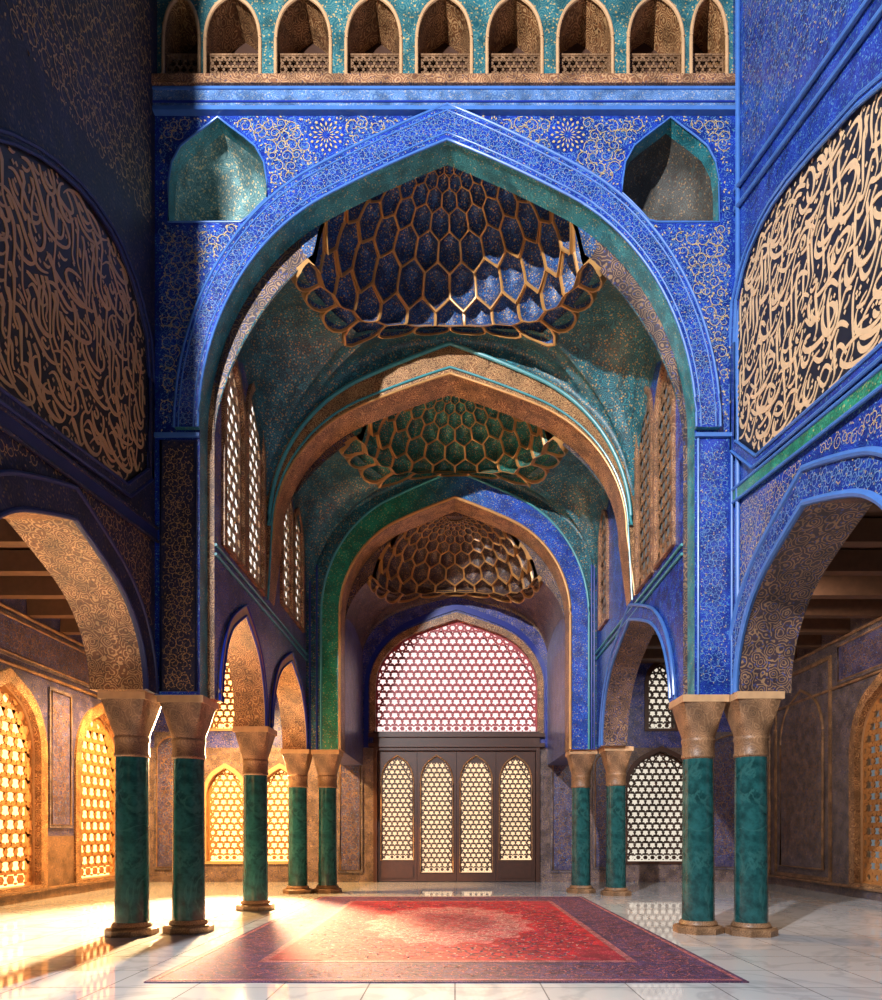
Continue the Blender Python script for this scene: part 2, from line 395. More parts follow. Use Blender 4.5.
# calligraphy panels
def chaikin(P,k=1):
    for _ in range(k):
        Q=[]
        for i in range(len(P)):
            a=P[i]; b=P[(i+1)%len(P)]
            Q+=[(a[0]*.8+b[0]*.2,a[1]*.8+b[1]*.2),(a[0]*.2+b[0]*.8,a[1]*.2+b[1]*.8)]
        P=Q
    return P
def grow(P,k):
    cx=sum(p[0] for p in P)/len(P); cy=sum(p[1] for p in P)/len(P)
    return [(cx+(a-cx)*k,cy+(b-cy)*k) for a,b in P]
def callig(P,mp,label,pm,fm,lm,seed,loc,flip):
    random.seed(seed)
    e=empty('calligraphy_panel',loc,label,'calligraphy panel')
    P=chaikin(P)
    b=MB(); plate(b,P,[],mp,-.03,-.002,0,0); b.build('panel',pm,e)
    fr=MB(); plate(fr,grow(P,1.07),[grow(P,1.0)],mp,-.07,-.001,0,0); fr.tube([mp(u,v,-.075) for u,v in grow(P,1.07)],.025,1,6,True); fr.tube([mp(u,v,-.075) for u,v in P],.025,1,6,True)
    fr.build('frame',fm,e)
    us=[p[0] for p in P]; vs=[p[1] for p in P]; occ={}; lt=MB()
    Pin=grow(P,.985); cs=.03
    def tryst(pts,w,tol,prof):
        if not all(inpoly(*p,Pin) for p in pts): return
        cells=set()
        for a,b in zip(pts,pts[1:]):
            for q in (0,.33,.66): cells.add((int((a[0]+(b[0]-a[0])*q)/cs),int((a[1]+(b[1]-a[1])*q)/cs)))
        hit=sum(1 for c in cells if any((c[0]+i,c[1]+j) in occ for i,j in ((0,0),(1,0),(-1,0),(0,1),(0,-1))))
        if hit>tol*len(cells): return
        for c in cells: occ[c]=1
        ribbon(lt,pts,lambda t:w*prof(t),mp,-.034-random.random()*.006,0,True,-.03,nib=flip*.9)
    thick=lambda t:.5+.6*math.sin(PI*min(1,max(0,t)))**.6
    nail=lambda t:1.2-.7*t
    for it in range(36000):
        u=random.uniform(min(us),max(us)); v=random.uniform(min(vs),max(vs)); k=random.random(); n=15; pts=[]
        if it<1500: k=k*.6
        w=random.uniform(.046,.06); big=1 if it<7000 else .6
        if k<.2:
            L=random.uniform(.45,.95)*big; sl=random.uniform(-.05,.12); cv=random.uniform(-.05,.05)
            pts=[(u-sl*L*t+cv*math.sin(PI*t)-(.07*(1-t/.15) if t<.15 else 0)+(.14*((t-.8)/.2)**2*L if t>.8 else 0),v-L*t) for t in [i/(n-1) for i in range(n)]]
            tryst(pts,w,.3,nail)
        elif k<.45:
            a=random.uniform(.14,.42)*big; b=random.uniform(.12,.26)*big; s=random.choice((1,1,-1)); tl=random.uniform(-.4,.4); sw=random.uniform(1.1,1.55)
            for i in range(n):
                t=PI*(1.02+sw*i/(n-1)); q=1-.25*max(0,i/(n-1)-.6)
                x,y=a*q*math.cos(t)*s,b*q*math.sin(t)
                pts.append((u+x*math.cos(tl)-y*math.sin(tl),v+x*math.sin(tl)+y*math.cos(tl)))
            tryst(pts,w*1.1,.3,thick)
        elif k<.6:
            L=random.uniform(.3,1.0)*big; am=random.uniform(.06,.16); sl=random.uniform(-.5,.35)
            pts=[(u+L*t,v+sl*L*t+am*math.sin(2*PI*t)) for t in [i/(n-1) for i in range(n)]]
            tryst(pts,w,.33,thick)
        elif k<.76:
            r=random.uniform(.045,.08); a0=random.uniform(0,6)
            pts=[(u+r*math.cos(a0+t*5.8)*(1+.9*max(0,t-.7)*4),v+r*.85*math.sin(a0+t*5.8)*(1+.9*max(0,t-.7)*4)) for t in [i/(n-1) for i in range(n)]]
            tryst(pts,w*.8,.12,thick)
        elif k<.93:
            L=random.uniform(.1,.24); a=random.uniform(-1.6,.8); bd=random.uniform(-1.3,1.3)
            pts=[(u+L*t*math.cos(a+t*bd),v+L*t*math.sin(a+t*bd)) for t in [i/6 for i in range(7)]]
            tryst(pts,w*.85,.06,thick)
        else:
            s=.028; q=(int(u/cs),int(v/cs))
            if inpoly(u,v,Pin) and not any((q[0]+i,q[1]+j) in occ for i in(-1,0,1) for j in(-1,0,1)):
                occ[q]=1; lt.add([mp(u+s*a,v+s*b,-.042) for a,b in ((1,.3),(-.3,1),(-1,-.3),(.3,-1))],[(0,1,2,3)],0)
    lt.build('lettering',lm,e,smooth=0)
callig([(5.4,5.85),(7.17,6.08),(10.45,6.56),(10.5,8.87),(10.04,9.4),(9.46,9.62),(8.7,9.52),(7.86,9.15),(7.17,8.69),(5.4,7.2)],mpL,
  'large dim calligraphy panel with shade-dimmed script on the shadowed left wall','panelb',['navy','navyp'],'letterdk',3,(XLN,8.3,5.9),1)
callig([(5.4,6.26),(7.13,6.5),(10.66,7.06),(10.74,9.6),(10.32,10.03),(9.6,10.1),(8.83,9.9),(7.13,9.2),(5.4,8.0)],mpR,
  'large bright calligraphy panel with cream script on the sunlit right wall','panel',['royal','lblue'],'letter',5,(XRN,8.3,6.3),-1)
random.seed(4)
for mp,P,mt,lab,i in ((mpR,[(5.0,5.68),(7.13,6.1),(10.85,6.7),(10.85,6.9),(7.13,6.3),(5.0,5.92)],'green','green tile band below the bright calligraphy panel',1),
                     (mpL,[(5.0,5.2),(7.13,5.72),(10.85,6.1),(10.85,6.3),(7.13,5.92),(5.0,5.5)],'navyp','shade-darkened blue tile band below the dim calligraphy panel',2)):
    mb=MB(); plate(mb,P,[],mp,-.05,-.001,0,0); mb.tube([mp(u,v,-.05) for u,v in P[:3]],.025,1); mb.tube([mp(u,v,-.05) for u,v in P[3:]],.025,1)
    struct('trim_%d'%i,mb,[mt,'lblue' if i==1 else 'navy'],lab,'tile band')
mb=MB()
for q in ((5.0,9.2),(5.0,9.5)):
    mb.tube([mpR(5.0+t*5.8,q[1]+2.0*t,-.03) for t in (0,.5,1)],.035)
mb.tube([mpR(10.7,z,-.03) for z in (4,10,15.5)],.035)
struct('trim_3',mb,'lblue','pale blue border moldings around the panel on right wall','molding')
# ------------------------------------------------------------------ portal wall
mpP=wallmap_y(YP)
A1=(3.84,7.84,12.27); A1b=(4.21,12.81)
def outz(x): return 7.84+(A1b[1]-7.84)*archv((x-XC)/A1b[0])
def spniche(sg):
    # wide pointed recess whose lower inner edge follows the great arch
    xo=-4.45 if sg<0 else 4.1; xi=-2.92 if sg<0 else 2.6
    xc_=(xo+xi)/2; w=abs(xi-xo)/2
    top=[(xc_-w,11.7)]+[(xc_-w*math.cos(t*PI/2)**.8,11.7+.78*math.sin(t*PI/2)) for t in (.25,.5,.7)]+[(xc_-w*.22,12.57),(xc_,12.7),(xc_+w*.22,12.57)]+[(xc_+w*math.cos(t*PI/2)**.8,11.7+.78*math.sin(t*PI/2)) for t in (.7,.5,.25)]+[(xc_+w,11.7)]
    low=[]
    for i in range(9):
        x=xi+(xo-xi)*(i/8)*.72; low.append((x,max(11.07,outz(x)+.14)))
    if sg<0: return [(xo,11.07)]+top+[p for p in low if p[1]<11.68]
    return [(p[0],p[1]) for p in reversed(low) if p[1]<11.68]+top+[(xo,11.07)]
def dedupe(P):
    Q=[]
    for p in P:
        if not Q or math.hypot(p[0]-Q[-1][0],p[1]-Q[-1][1])>.01: Q.append(p)
    if math.hypot(Q[0][0]-Q[-1][0],Q[0][1]-Q[-1][1])<.01: Q.pop()
    return Q
nl=dedupe(spniche(-1)); nr=dedupe(spniche(1))
mb=MB(); plate(mb,arcade(XLN,XRN,ZC,13.3,[(XC,)+A1]),[nl,nr],mpP,0,TP,0,1)
A1o=archp(XC,A1b[0]+.05,3,7.84,A1b[1]+.06)
gl,gr=grow(nl,1.06),grow(nr,1.06)
def inspan(u,v):
    return XLN+.06<u<XRN-.06 and v<12.72 and not inpoly(u,v,A1o) and not inpoly(u,v,gl) and not inpoly(u,v,gr) and (u+2.0)**2+(v-12.42)**2>.08 and (u-1.75)**2+(v-12.42)**2>.08
scrolls(mb,inspan,XLN,XRN,7.9,12.75,.115,mpP,-.006,.008,3,3)
scrolls(mb,inspan,XLN,XRN,7.9,12.75,.185,mpP,-.009,.0105,2,2)
for rx in (-2.0,1.75): rosette(mb,rx,12.42,.27,mpP,-.009,2,14)
xa,xb=XC+3.9,XRN-.12
scrolls(mb,lambda u,v:xa<u<xb and v<7.55,xa,xb+.3,4.0,7.6,.12,mpP,-.006,.010,3,2)
struct('wall_portal',mb,['royal','teal','goldline','paleline'],'royal blue tiled portal wall around the first tall pointed arch','wall')
e=empty('pier_shade_panel',(-4.28,YP,ZC),'tall added navy panel painting the shade on the left portal pier','tile panel')  # navy sheet added over the pier, its shade put into the colour
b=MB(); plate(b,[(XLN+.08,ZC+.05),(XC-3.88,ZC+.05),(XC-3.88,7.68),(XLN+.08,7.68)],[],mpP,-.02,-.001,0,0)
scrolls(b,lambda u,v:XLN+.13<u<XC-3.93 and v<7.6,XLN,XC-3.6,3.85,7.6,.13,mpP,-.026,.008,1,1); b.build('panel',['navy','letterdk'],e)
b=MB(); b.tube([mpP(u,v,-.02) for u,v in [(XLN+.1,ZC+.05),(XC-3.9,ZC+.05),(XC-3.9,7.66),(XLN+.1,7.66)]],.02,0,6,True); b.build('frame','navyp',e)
for nm,n_ in (('left',nl),('right',nr)):
    cx=sum(p[0] for p in n_)/len(n_)
    e=empty('wall_niche',(cx,YP,11.07),'blind pointed niche with mosaic back beside the first arch, '+('pale teal at left' if nm=='left' else 'dark at right'),'niche')
    b=MB(); b.rings([[mpP(u,v,d) for u,v in grow(n_,k)] for k,d in ((1.01,.2),(.97,.42),(.88,.58),(.72,.7),(.5,.78),(.25,.82),(.02,.83))],0,cap=False)
    b.build('hood','tealpale' if nm=='left' else 'nichedark',e,smooth=80)
    t=MB(); t.tube([mpP(u,v,-.005) for u,v in n_],.015,0,8,True); t.build('edge_molding','lblue',e)
pa=archivolt('portal_arch',mpP,XC,A1[0],7.84,12.27,A1b[0],A1b[1],.09,['royal','teal','paleline','goldline','lblue'],'tallest royal blue arch band framing the front opening',sc=.1,loc=(XC,YP,7.84),er=.02)
t=MB()
for w,za in ((3.91,12.37),(4.14,12.71)): t.tube([mpP(u,v,-.095) for u,v in arch(XC,w,7.84,za)],.012)
t.build('inner_bead','lblue',pa)
mb=MB()
for x in (XC+3.89,XRN-.06): mb.tube([mpP(x,z,-.02) for z in (ZC,7.7)],.02)
for x0,x1 in ((XLN,XC-A1[0]),(XC+A1[0],XRN)): mb.box(x0,x1,YP-.05,YP,7.72,7.78)
struct('trim_4',mb,'lblue','pale blue moldings edging the two portal piers','molding')
mb=MB(); mb.box(XLN,XRN,YP-.08,YP+.3,12.76,13.1,0); mb.box(XLN,XRN,YP-.13,YP+.3,13.1,13.24,1); mb.box(XLN,XRN,YP-.1,YP,12.72,12.78,2); mb.box(XLN,XRN,YP-.1,YP,13.04,13.08,2); mb.box(XLN,XRN,YP-.095,YP,12.84,12.865,3)
struct('trim_5',mb,['greyblue','brown','lblue','royalp'],'grey blue patterned cornice with brown lattice strip across the portal top','cornice')
mpG=wallmap_y(YP+.08)
gx=[-4.28]+[(231+71*k-455)/64.4 for k in range(0,7)]+[3.97]
hs=[archp(x,.43 if 0<i<8 else .28,13.4,13.95,14.7) for i,x in enumerate(gx)]
mb=MB(); plate(mb,[(XLN,13.25),(XRN,13.25),(XRN,15.6),(XLN,15.6)],hs,mpG,0,.75,0,1)
struct('wall_gallery',mb,['greengold','soffit'],'teal and gold mosaic gallery wall above the portal cornice','wall')
for i,h in enumerate(hs):
    cx=(h[0][0]+h[-1][0])/2; hw=(h[-1][0]-h[0][0])/2
    e=empty('gallery_niche',(cx,YP+.08,13.4),'small arched gallery niche above the cornice, %s from the left'%ORD[i],'niche','gallery niches above the portal')
    b=MB(); plate(b,grow(h,1.01),[],mpG,.67,.73,0,0); b.build('back_panel','lat_dark',e)
    b=MB(); h2=[(cx-hw+.01,13.38),(cx+hw-.01,13.38),(cx+hw-.01,13.86),(cx-hw+.01,13.86)]
    plate(b,h2,lattice_holes(grow(h2,.92),.115,.95,'star'),mpG,.1,.12,0,0); b.box(cx-hw+.01,cx+hw-.01,YP+.17,YP+.22,13.85,13.88); b.build('screen','capstone',e)
    t=MB(); t.tube([mpG(u,v,-.01) for u,v in h],.028,0,8); t.build('arch_frame','tan',e)
# ------------------------------------------------------------------ inner hall side walls
def win(name,mp,uc,w,zb,zs,za,pitch,lat,pane,fr,label,kind='hex',depth=.35,frw=.16,frac=.8,ld=None):
    e=empty(name,mp(uc,zb,0),label,'window',None,'structure')
    m=MB(); plate(m,archp(uc,w+frw,zb-frw*.6,zs,za+frw*1.2),[archp(uc,w-.01,zb+.01,zs,za-.01)],mp,-.06,.1,0,0); m.build('frame',fr,e)
    sh=archp(uc,w-.05,zb+.05,zs,za-.06)
    l0=depth*.45 if ld is None else ld
    m=MB(); plate(m,archp(uc,w-.002,zb+.002,zs,za-.002),lattice_holes(sh,pitch,frac,kind),mp,l0,l0+(.04 if ld is None else .02),0,0); m.build('lattice',lat,e,smooth=0)
    m=MB(); plate(m,archp(uc,w-.003,zb+.003,zs,za-.003),[],mp,depth,depth+.02,0,0); m.build('pane',pane,e)
    return e
wn=[0]
def wname(): wn[0]+=1; return 'window_%d'%wn[0]
mpLI=wallmap_x(XLI,-1); mpRI=wallmap_x(XRI,1)
LW=[(12.15,.5,6.4,8.7,9.7),(13.42,.52,6.4,8.9,10.1),(15.95,.44,6.7,8.6,9.4),(17.1,.44,6.7,8.6,9.4)]
mb=MB(); plate(mb,arcade(YF,18.75,ZC,11.0,[(12.8,1.32,ZC,5.55),(16.35,1.7,ZC,5.6)]),[archp(*w) for w in LW],mpLI,0,.6,0,1)
struct('wall_left_inner',mb,['bluegold','soffit'],'blue tiled inner hall wall at left above two small arches','wall')
for i,w in enumerate(LW): win(wname(),mpLI,*w,.26,'lat_pale','pane_up' ,'soffit','tall arched lattice window high on the left inner wall, %s from the portal'%ORD[i],frw=.12,depth=.08,ld=.02,frac=.94,kind='star')
mb=MB(); plate(mb,arcade(YF,18.75,ZC,11.0,[(14.5,2.75,ZC,6.0)]),[archp(*w) for w in LW[:2]]+[archp(*LW[3])],mpRI,0,.6,0,1)
struct('wall_right_inner',mb,['royal','darksoffit'],'blue tiled inner hall wall at right above one wide arch','wall')
for i,w in enumerate((LW[0],LW[1],LW[3])): win(wname(),mpRI,*w,.26,'capstone','pane_faint','brown','dim arched lattice window high on the right inner wall, %s from the portal'%ORD[i],frw=.07,depth=.06,ld=0,kind='star',frac=1.0)
archivolt('arch_surround',mpRI,14.5,2.75,ZC,6.0,2.95,6.3,.04,['royal','lblue','paleline','paleline'],'pale blue edge of the wide arch in the right inner wall',loc=(XRI,14.5,ZC))
for k,(oc,w,za) in enumerate(((12.8,1.32,5.55),(16.35,1.7,5.6))):
    archivolt('arch_surround',mpLI,oc,w,ZC,za,w+.13,za+.2,.04,['tan','tan','paleline','paleline','royalp'],'tan edge of the %s small arch behind the portal on the left'%('nearer' if k==0 else 'farther'),loc=(XLI,oc,ZC),er=.025)
mb=MB()
for mp in (mpLI,mpRI):
    for z in (6.05,6.2): mb.tube([mp(y,z,-.02) for y in (YF,18.1)],.025)
struct('trim_6',mb,'tealp','thin teal ledge moldings along the inner hall walls','molding')
# ------------------------------------------------------------------ transverse arches
XH=(XLI+XRI)/2; WH=(XRI-XLI)/2
mp2=wallmap_y(14.2)
A2=(3.58,7.7,10.9)
e=empty('transverse_arch',(XH,14.2,6.4),'orange brown patterned second arch spanning the hall behind the portal','arch')
ins=[(XLI+.002,6.4)]+arch(XH,*A2)+[(XRI-.002,6.4)]
mb=MB(); plate(mb,ins+[(XRI-.002,11.75),(XLI+.002,11.75)],[],mp2,0,.7,0,0)
R2=ring(XH,3.62,7.75,11.06,3.7,7.8,11.42)
scrolls(mb,lambda u,v:inpoly(u,v,R2),XLI,XRI,7.7,11.6,.1,mp2,-.006,.009,1,1)
mb.build('band',['soffit','letterdk'],e)
t=MB(); t.tube([mp2(u,v,-.01) for u,v in ins],.025); t.build('edge_molding','gold',e)
t=MB(); t.tube([mp2(u,v,-.05) for u,v in arch(XH,3.66,7.8,11.48)],.04,0,10); t.build('outer_molding','tealp',e)
t=MB(); t.tube([mp2(u,v,-.02) for u,v in [(XLI+.06,6.3)]+arch(XH,3.61,7.73,11.02)+[(XRI-.06,6.3)]],.022); t.build('inner_molding','tealp',e)
mp3=wallmap_y(18.1)
mb=MB(); plate(mb,arcade(XLI,XRI,ZC,11.6,[(0,2.95,7.2,10.2)]),[],mp3,0,.7,0,1)
struct('wall_inner_arch',mb,['tealdk','soffit'],'teal wall around the third arch deep in the hall','wall')
e=empty('inner_arch_band',(0,18.1,ZC),'light-tinted green to blue band edging the third arch deep in the hall','arch')
R=ring(0,2.97,7.2,10.22,3.45,7.2,10.9,ZC)
b=MB(); plate(b,R,[],mp3,-.06,-.001,0,0); b.build('band','lighttint',e)
t=MB(); t.tube([mp3(u,v,-.07) for u,v in [(-2.97,ZC)]+arch(0,2.97,7.2,10.22)+[(2.97,ZC)]],.04); t.build('edge_molding','gold',e)
t=MB(); t.tube([mp3(u,v,-.07) for u,v in [(-3.45,ZC)]+arch(0,3.45,7.2,10.9)+[(3.45,ZC)]],.03); t.build('edge_molding','tealp',e)
mb=MB()
for x in (-3.75,-3.57,3.53,3.6): mb.tube([mp3(x,z,-.02) for z in (ZC,8.5)],.025)
struct('trim_7',mb,'royalp','blue vertical moldings beside the third arch','molding')
for nm,X,sg in (('wall_left_recess',-2.95,-1),('wall_right_recess',2.95,1)):
    mb=MB(); plate(mb,[(18.75,ZC),(YB,ZC),(YB,10.5),(18.75,10.5)],[],wallmap_x(X,sg),0,.65,0,0)
    struct(nm,mb,'bluegold','blue tiled upper wall of the deep recess on the '+nm.split('_')[1],'wall')
# ------------------------------------------------------------------ muqarnas vaults
def muq(label,xc,yf,zt,a,b,hs,hb,n,K,mats,asp,loc,fa,y1,xl,xr,bump,back,shl,deep=.44,lobe=.45):
    """fa=(xc,w,zs,za) arch in front; y1 back wall; back=(xc,w,zs,za) arch outline on the back wall; shl=(zs0,za0,zs1,za1,bulge)"""
    e=empty('muqarnas_vault',loc,label,'vault')
    rimm,cell,skm=mats
    dph=PI/n; dr=dph*.866*asp; s=dr/1.5; Q=1.42; CT=.4
    yc=(yf+y1)/2; hw=(y1-yf)/2
    def clampy(p): return Vector((p[0],min(max(p[1],yf),y1-.01),p[2]))
    def zb(x): return back[2]+(back[3]-back[2])*archv((x-back[0])/back[1])
    def B(ph):
        q=ph/PI
        if q<.28: y=yf+(y1-yf)*q/.28; return Vector((xl,y,back[2]+bump*archv((y-yc)/hw)))
        if q>.72: y=yf+(y1-yf)*(1-q)/.28; return Vector((xr,y,back[2]+bump*archv((y-yc)/hw)))
        x=xl+(xr-xl)*(q-.28)/.44; return Vector((x,y1,zb(x)))
    def D(r,ph):
        h=hs+(hb-hs)*max(0,math.sin(ph))**2; q=r*Q
        f=(1-math.cos(q))/(1-math.cos(Q)); g=math.sin(q)/math.sin(Q)
        return Vector((xc-a*g*math.cos(ph),yf+b*g*math.sin(ph),zt-h*f))
    def sk(ph,t):
        p=D(1,ph); q=B(ph); t=min(1,t); zt_=1-math.sqrt(max(0,1-t*t))
        zt_=.4*t+.6*zt_
        v=Vector((p.x+(q.x-p.x)*t,p.y+(q.y-p.y)*t,p.z+(q.z-p.z)*zt_))
        # hollow scalloped squinches with ridges between them
        h=lobe*abs(math.sin(3*ph))**.7*max(0,math.sin(PI*min(1,max(0,(t-.12)/.88))))*min(1,(q-p).length/1.2)
        v+=Vector((-math.cos(ph)*.6,math.sin(ph)*.6,.55))*h
        v.x=min(max(v.x,xl),xr); v.y=min(max(v.y,yf),y1)
        return v
    def SS(rho,ph):
        ph=min(PI,max(0,ph)); r=math.exp(-rho)
        return D(r,ph) if r<=1 else sk(ph,(r-1)*CT)
    def NN(rho,ph):
        ph=min(PI,max(0,ph))
        r=math.exp(-rho); q=min(r*Q,1.25 if rho>=0 else .8)
        o=Vector((-math.cos(ph)*math.sin(q)/a,math.sin(ph)*math.sin(q)/b,math.cos(q)/1.6+.12)); o.normalize()
        return o
    for k in range(-1,K):
        mb=MB(); rho0=k*dr
        for j in range(n+1):
            ph0=(j+(.5 if k%2 else 0))*dph
            if ph0>PI+.01: continue
            hx=[(0,-s),(dph/2,-s/2),(dph/2,s/2),(0,s),(-dph/2,s/2),(-dph/2,-s/2)]
            sub=[]
            for i in range(6):
                p=hx[i]; q=hx[(i+1)%6]
                for t in (0,.33,.67):
                    if i in (0,5) and k==-1:      # rounded scalloped lower lip
                        th=PI/2*(1-t) if i==0 else PI-PI/2*t
                        sub.append((dph/2*math.cos(th),-s/2-.8*s*math.sin(th)))
                    else: sub.append((p[0]+(q[0]-p[0])*t,p[1]+(q[1]-p[1])*t))
            size=(SS(rho0,ph0+dph/2)-SS(rho0,ph0-dph/2)).length
            if ph0<.01 or ph0>PI-.01: size*=2
            N=NN(rho0,ph0); dp_=deep if k>=0 else .3
            def rg(sc,dp,sk_=0,rd=0,step=0):
                out=[]
                for x,y in sub:
                    l=math.hypot(x/(dph/2),y/s); fx=(1-rd)+rd*(.95/l if l else 1)
                    st=step*max(0,-y/s)*size
                    out.append(clampy(SS(rho0+y*sc*fx+sk_*s,ph0+x*sc*fx)+N*(dp*size-st)))
                return out
            rim=.93; SP=.16
            r0=rg(1,.08); r1=rg(.995,-.03,0,0,SP); r2=rg(rim,-.03,0,.12,SP); r3=rg(rim-.025,.03,0,.18,SP*.8); r4=rg(.76,dp_*.6,.06,.4,SP*.3); r5=rg(.42,dp_,.15,.7)
            m=len(sub); vs=r0+r1+r2+r3+r4+r5+[clampy(SS(rho0+.2*s,ph0)+N*dp_*1.1*size)]
            def fr(i): return [(i*m+q,i*m+(q+1)%m,(i+1)*m+(q+1)%m,(i+1)*m+q) for q in range(m)]
            mb.add(vs,fr(0)+fr(1)+fr(2),0)
            mb.add(vs,fr(3)+fr(4)+[(5*m+q,5*m+(q+1)%m,6*m) for q in range(m)],1)
        mb.build('cell_tier',[rimm,cell],e,smooth=40)
    r=math.exp(-(K-.5)*dr)
    mb=MB(); rs=[]
    for q in (1.2,.7,.3,.02): rs.append([tuple(D(r*q,PI*j/16)+Vector((0,0,.04))) for j in range(17)])
    mb.rings(rs,0,cap=False,closed=False); mb.build('crown',cell,e)
    t0=(math.exp(dr+.3*s)-1)*CT
    T=[0]+[math.sin(PI/2*i/18) for i in range(1,19)]; T2=[t0]+[t for t in T if t>t0+.02]; NP=120
    mb=MB(); mb.rings([[sk(PI*j/NP,t)+Vector((0,0,.012)) for j in range(NP+1)] for t in T2],0,cap=False,closed=False); mb.build('pendentive',skm,e,smooth=50)
    fr=[sk(0,t) for t in reversed(T)]+[D(max(1e-4,1-i/12),0) for i in range(13)]
    fr+= [D(max(1e-4,i/12),PI) for i in range(13)]+[sk(PI,t) for t in T]
    up=[(p.x,yf+.01,max(p.z,fa[2]+(fa[3]-fa[2])*archv((p.x-fa[0])/fa[1])+.12)) for p in fr]
    mb=MB(); mb.rings([[(p.x,yf+.01,p.z) for p in fr],up],0,cap=False,closed=False); mb.build('shoulder','darksoffit',e,smooth=0)
    N=20; mb=MB(); rs=[]
    zs0,za0,zs1,za1,bl=shl
    for j in range(N+1):
        t=j/N; y=yf-.02+(y1-yf+.04)*t; up_=.4*math.sin(PI*t)
        rs.append([(u,y,v+up_) for u,v in arch((xl+xr)/2,(xr-xl)/2+.01,zs0+(zs1-zs0)*t+bump*archv((y-yc)/hw),za0+(za1-za0)*t+bl*math.sin(PI*t))])
    mb.rings(rs,0,cap=False,closed=False); mb.build('light_block_shell',skm,e,smooth=60)  # unseen outer surface over the vault, kept only to block light
muq('largest honeycomb muqarnas vault, navy cells with gold rims behind the portal arch',XH,YF,12.88,2.12,2.3,2.05,1.5,12,10,('gold','cellblue','tealdk'),1.2,(XH,12.8,10.5),
    (XC,3.84,7.84,12.27),14.19,XLI,XRI,2.3,(XH,3.75,7.8,11.55),(7.84,13.0,7.8,12.0,.1))
muq('middle honeycomb muqarnas vault, green cells with gold rims behind the second arch',0,14.92,11.38,1.95,2.5,1.3,.82,11,9,('gold','cellgreen','tealdk'),1.2,(0,16.5,10),
    (XH,3.58,7.7,10.9),18.09,XLI,XRI,1.9,(0,3.75,7.6,10.98),(7.8,11.6,7.6,11.35,.15))
muq('farthest honeycomb muqarnas vault, dark brown cells above the pink window',0,18.82,10.1,2.15,2.8,1.6,1.05,11,9,('gold','cellbrown','darksoffit'),1.2,(0,20.5,8.2),
    (0,2.95,7.2,10.2),22.36,-2.95,2.95,.4,(0,2.95,7.2,9.1),(7.3,10.35,7.2,9.5,.1),lobe=.15)
# ------------------------------------------------------------------ back wall, door, windows
mpB=wallmap_y(YB)
bw=[(-7.35,.6,.65,2.7,3.65),(-5.6,.6,.65,2.7,3.65),(-7.35,.5,4.9,6.5,7.2),(6.6,1.1,.65,2.9,4.2),(6.6,.42,4.9,6.3,7.0)]
big=(0.05,2.6,4.8,6.25,8.4)
dop=[(-2.6,0),(-2.6,4.25),(2.7,4.25),(2.7,0)]
mb=MB(); plate(mb,[(-XO-.4,0)]+dop+[(XO+.4,0),(XO+.4,11),(-XO-.4,11)],[archp(*w) for w in bw]+[archp(*big)],mpB,0,.5,0,1)
struct('wall_back',mb,['backwall','brown'],'patterned back wall around the wooden door and pink window','wall')
win(wname(),mpB,*big,.25,'lat_pink','pane_pink','soffit','large pointed pink lattice window above the wooden door',frw=.18,frac=.95,kind='star')
labs=['warm arched lattice window in the back wall, left of the left aisle column','warm arched lattice window in the back wall between left columns','small upper lattice window in the back wall of the left aisle','broad pale pointed lattice window in the back wall of the right aisle','small upper lattice window in the right back wall']
for i,w in enumerate(bw): win(wname(),mpB,*w,.23,'lat_warm' if i<3 else 'lat_dark','pane_warm' if i<3 else 'pane_dim','tan' if i<3 else 'wood',labs[i],kind='star',frw=.12,frac=.95)
mb=MB(); R=ring(.05,2.82,6.2,8.7,2.95,6.2,8.9,4.3); plate(mb,R,[],mpB,-.05,-.001,0,0)
struct('trim_8',mb,'royalp','deep blue arched band around the pink window','molding')
d=empty('door_1',(.05,YB,0),'wide dark wooden door with four pointed lattice lights','door',None,'structure')
mb=MB(); plate(mb,[(-2.6,0),(-2.6,4.8),(2.7,4.8),(2.7,0),(2.58,0),(2.58,4.2),(-2.48,4.2),(-2.48,0)],[],mpB,-.12,.3,0,0); mb.box(-2.75,2.85,YB-.2,YB,4.3,4.42); mb.box(-2.75,2.85,YB-.2,YB,4.62,4.74); mb.build('frame','wood',d)
for i in range(4):
    u0=-2.47+i*1.262; u1=u0+1.25; uc=(u0+u1)/2; zb=.7 if i in(0,3) else .3
    lf=MB(); sh=archp(uc,.52,zb,3.15,4.05); plate(lf,[(u0,.02),(u1,.02),(u1,4.19),(u0,4.19)],[sh],mpB,0,.1,0,0)
    if i in (0,3): plate(lf,[(u0+.12,.12),(u1-.12,.12),(u1-.12,.58),(u0+.12,.58)],[],mpB,-.03,.001,0,0)
    lf.tube([mpB(u,v,-.01) for u,v in sh],.025,1,6,True)
    leaf=lf.build('door_leaf',['wood','soffit'],d)
    m=MB(); plate(m,archp(uc,.54,zb-.02,3.15,4.07),lattice_holes(archp(uc,.48,zb+.04,3.15,3.99),.175,.94,'star'),mpB,.03,.055,0,0); m.build('lattice','lat_dark',leaf,smooth=0)
    m=MB(); plate(m,archp(uc,.53,zb-.01,3.15,4.06),[],mpB,.12,.14,0,0); m.build('pane','pane_door',leaf)
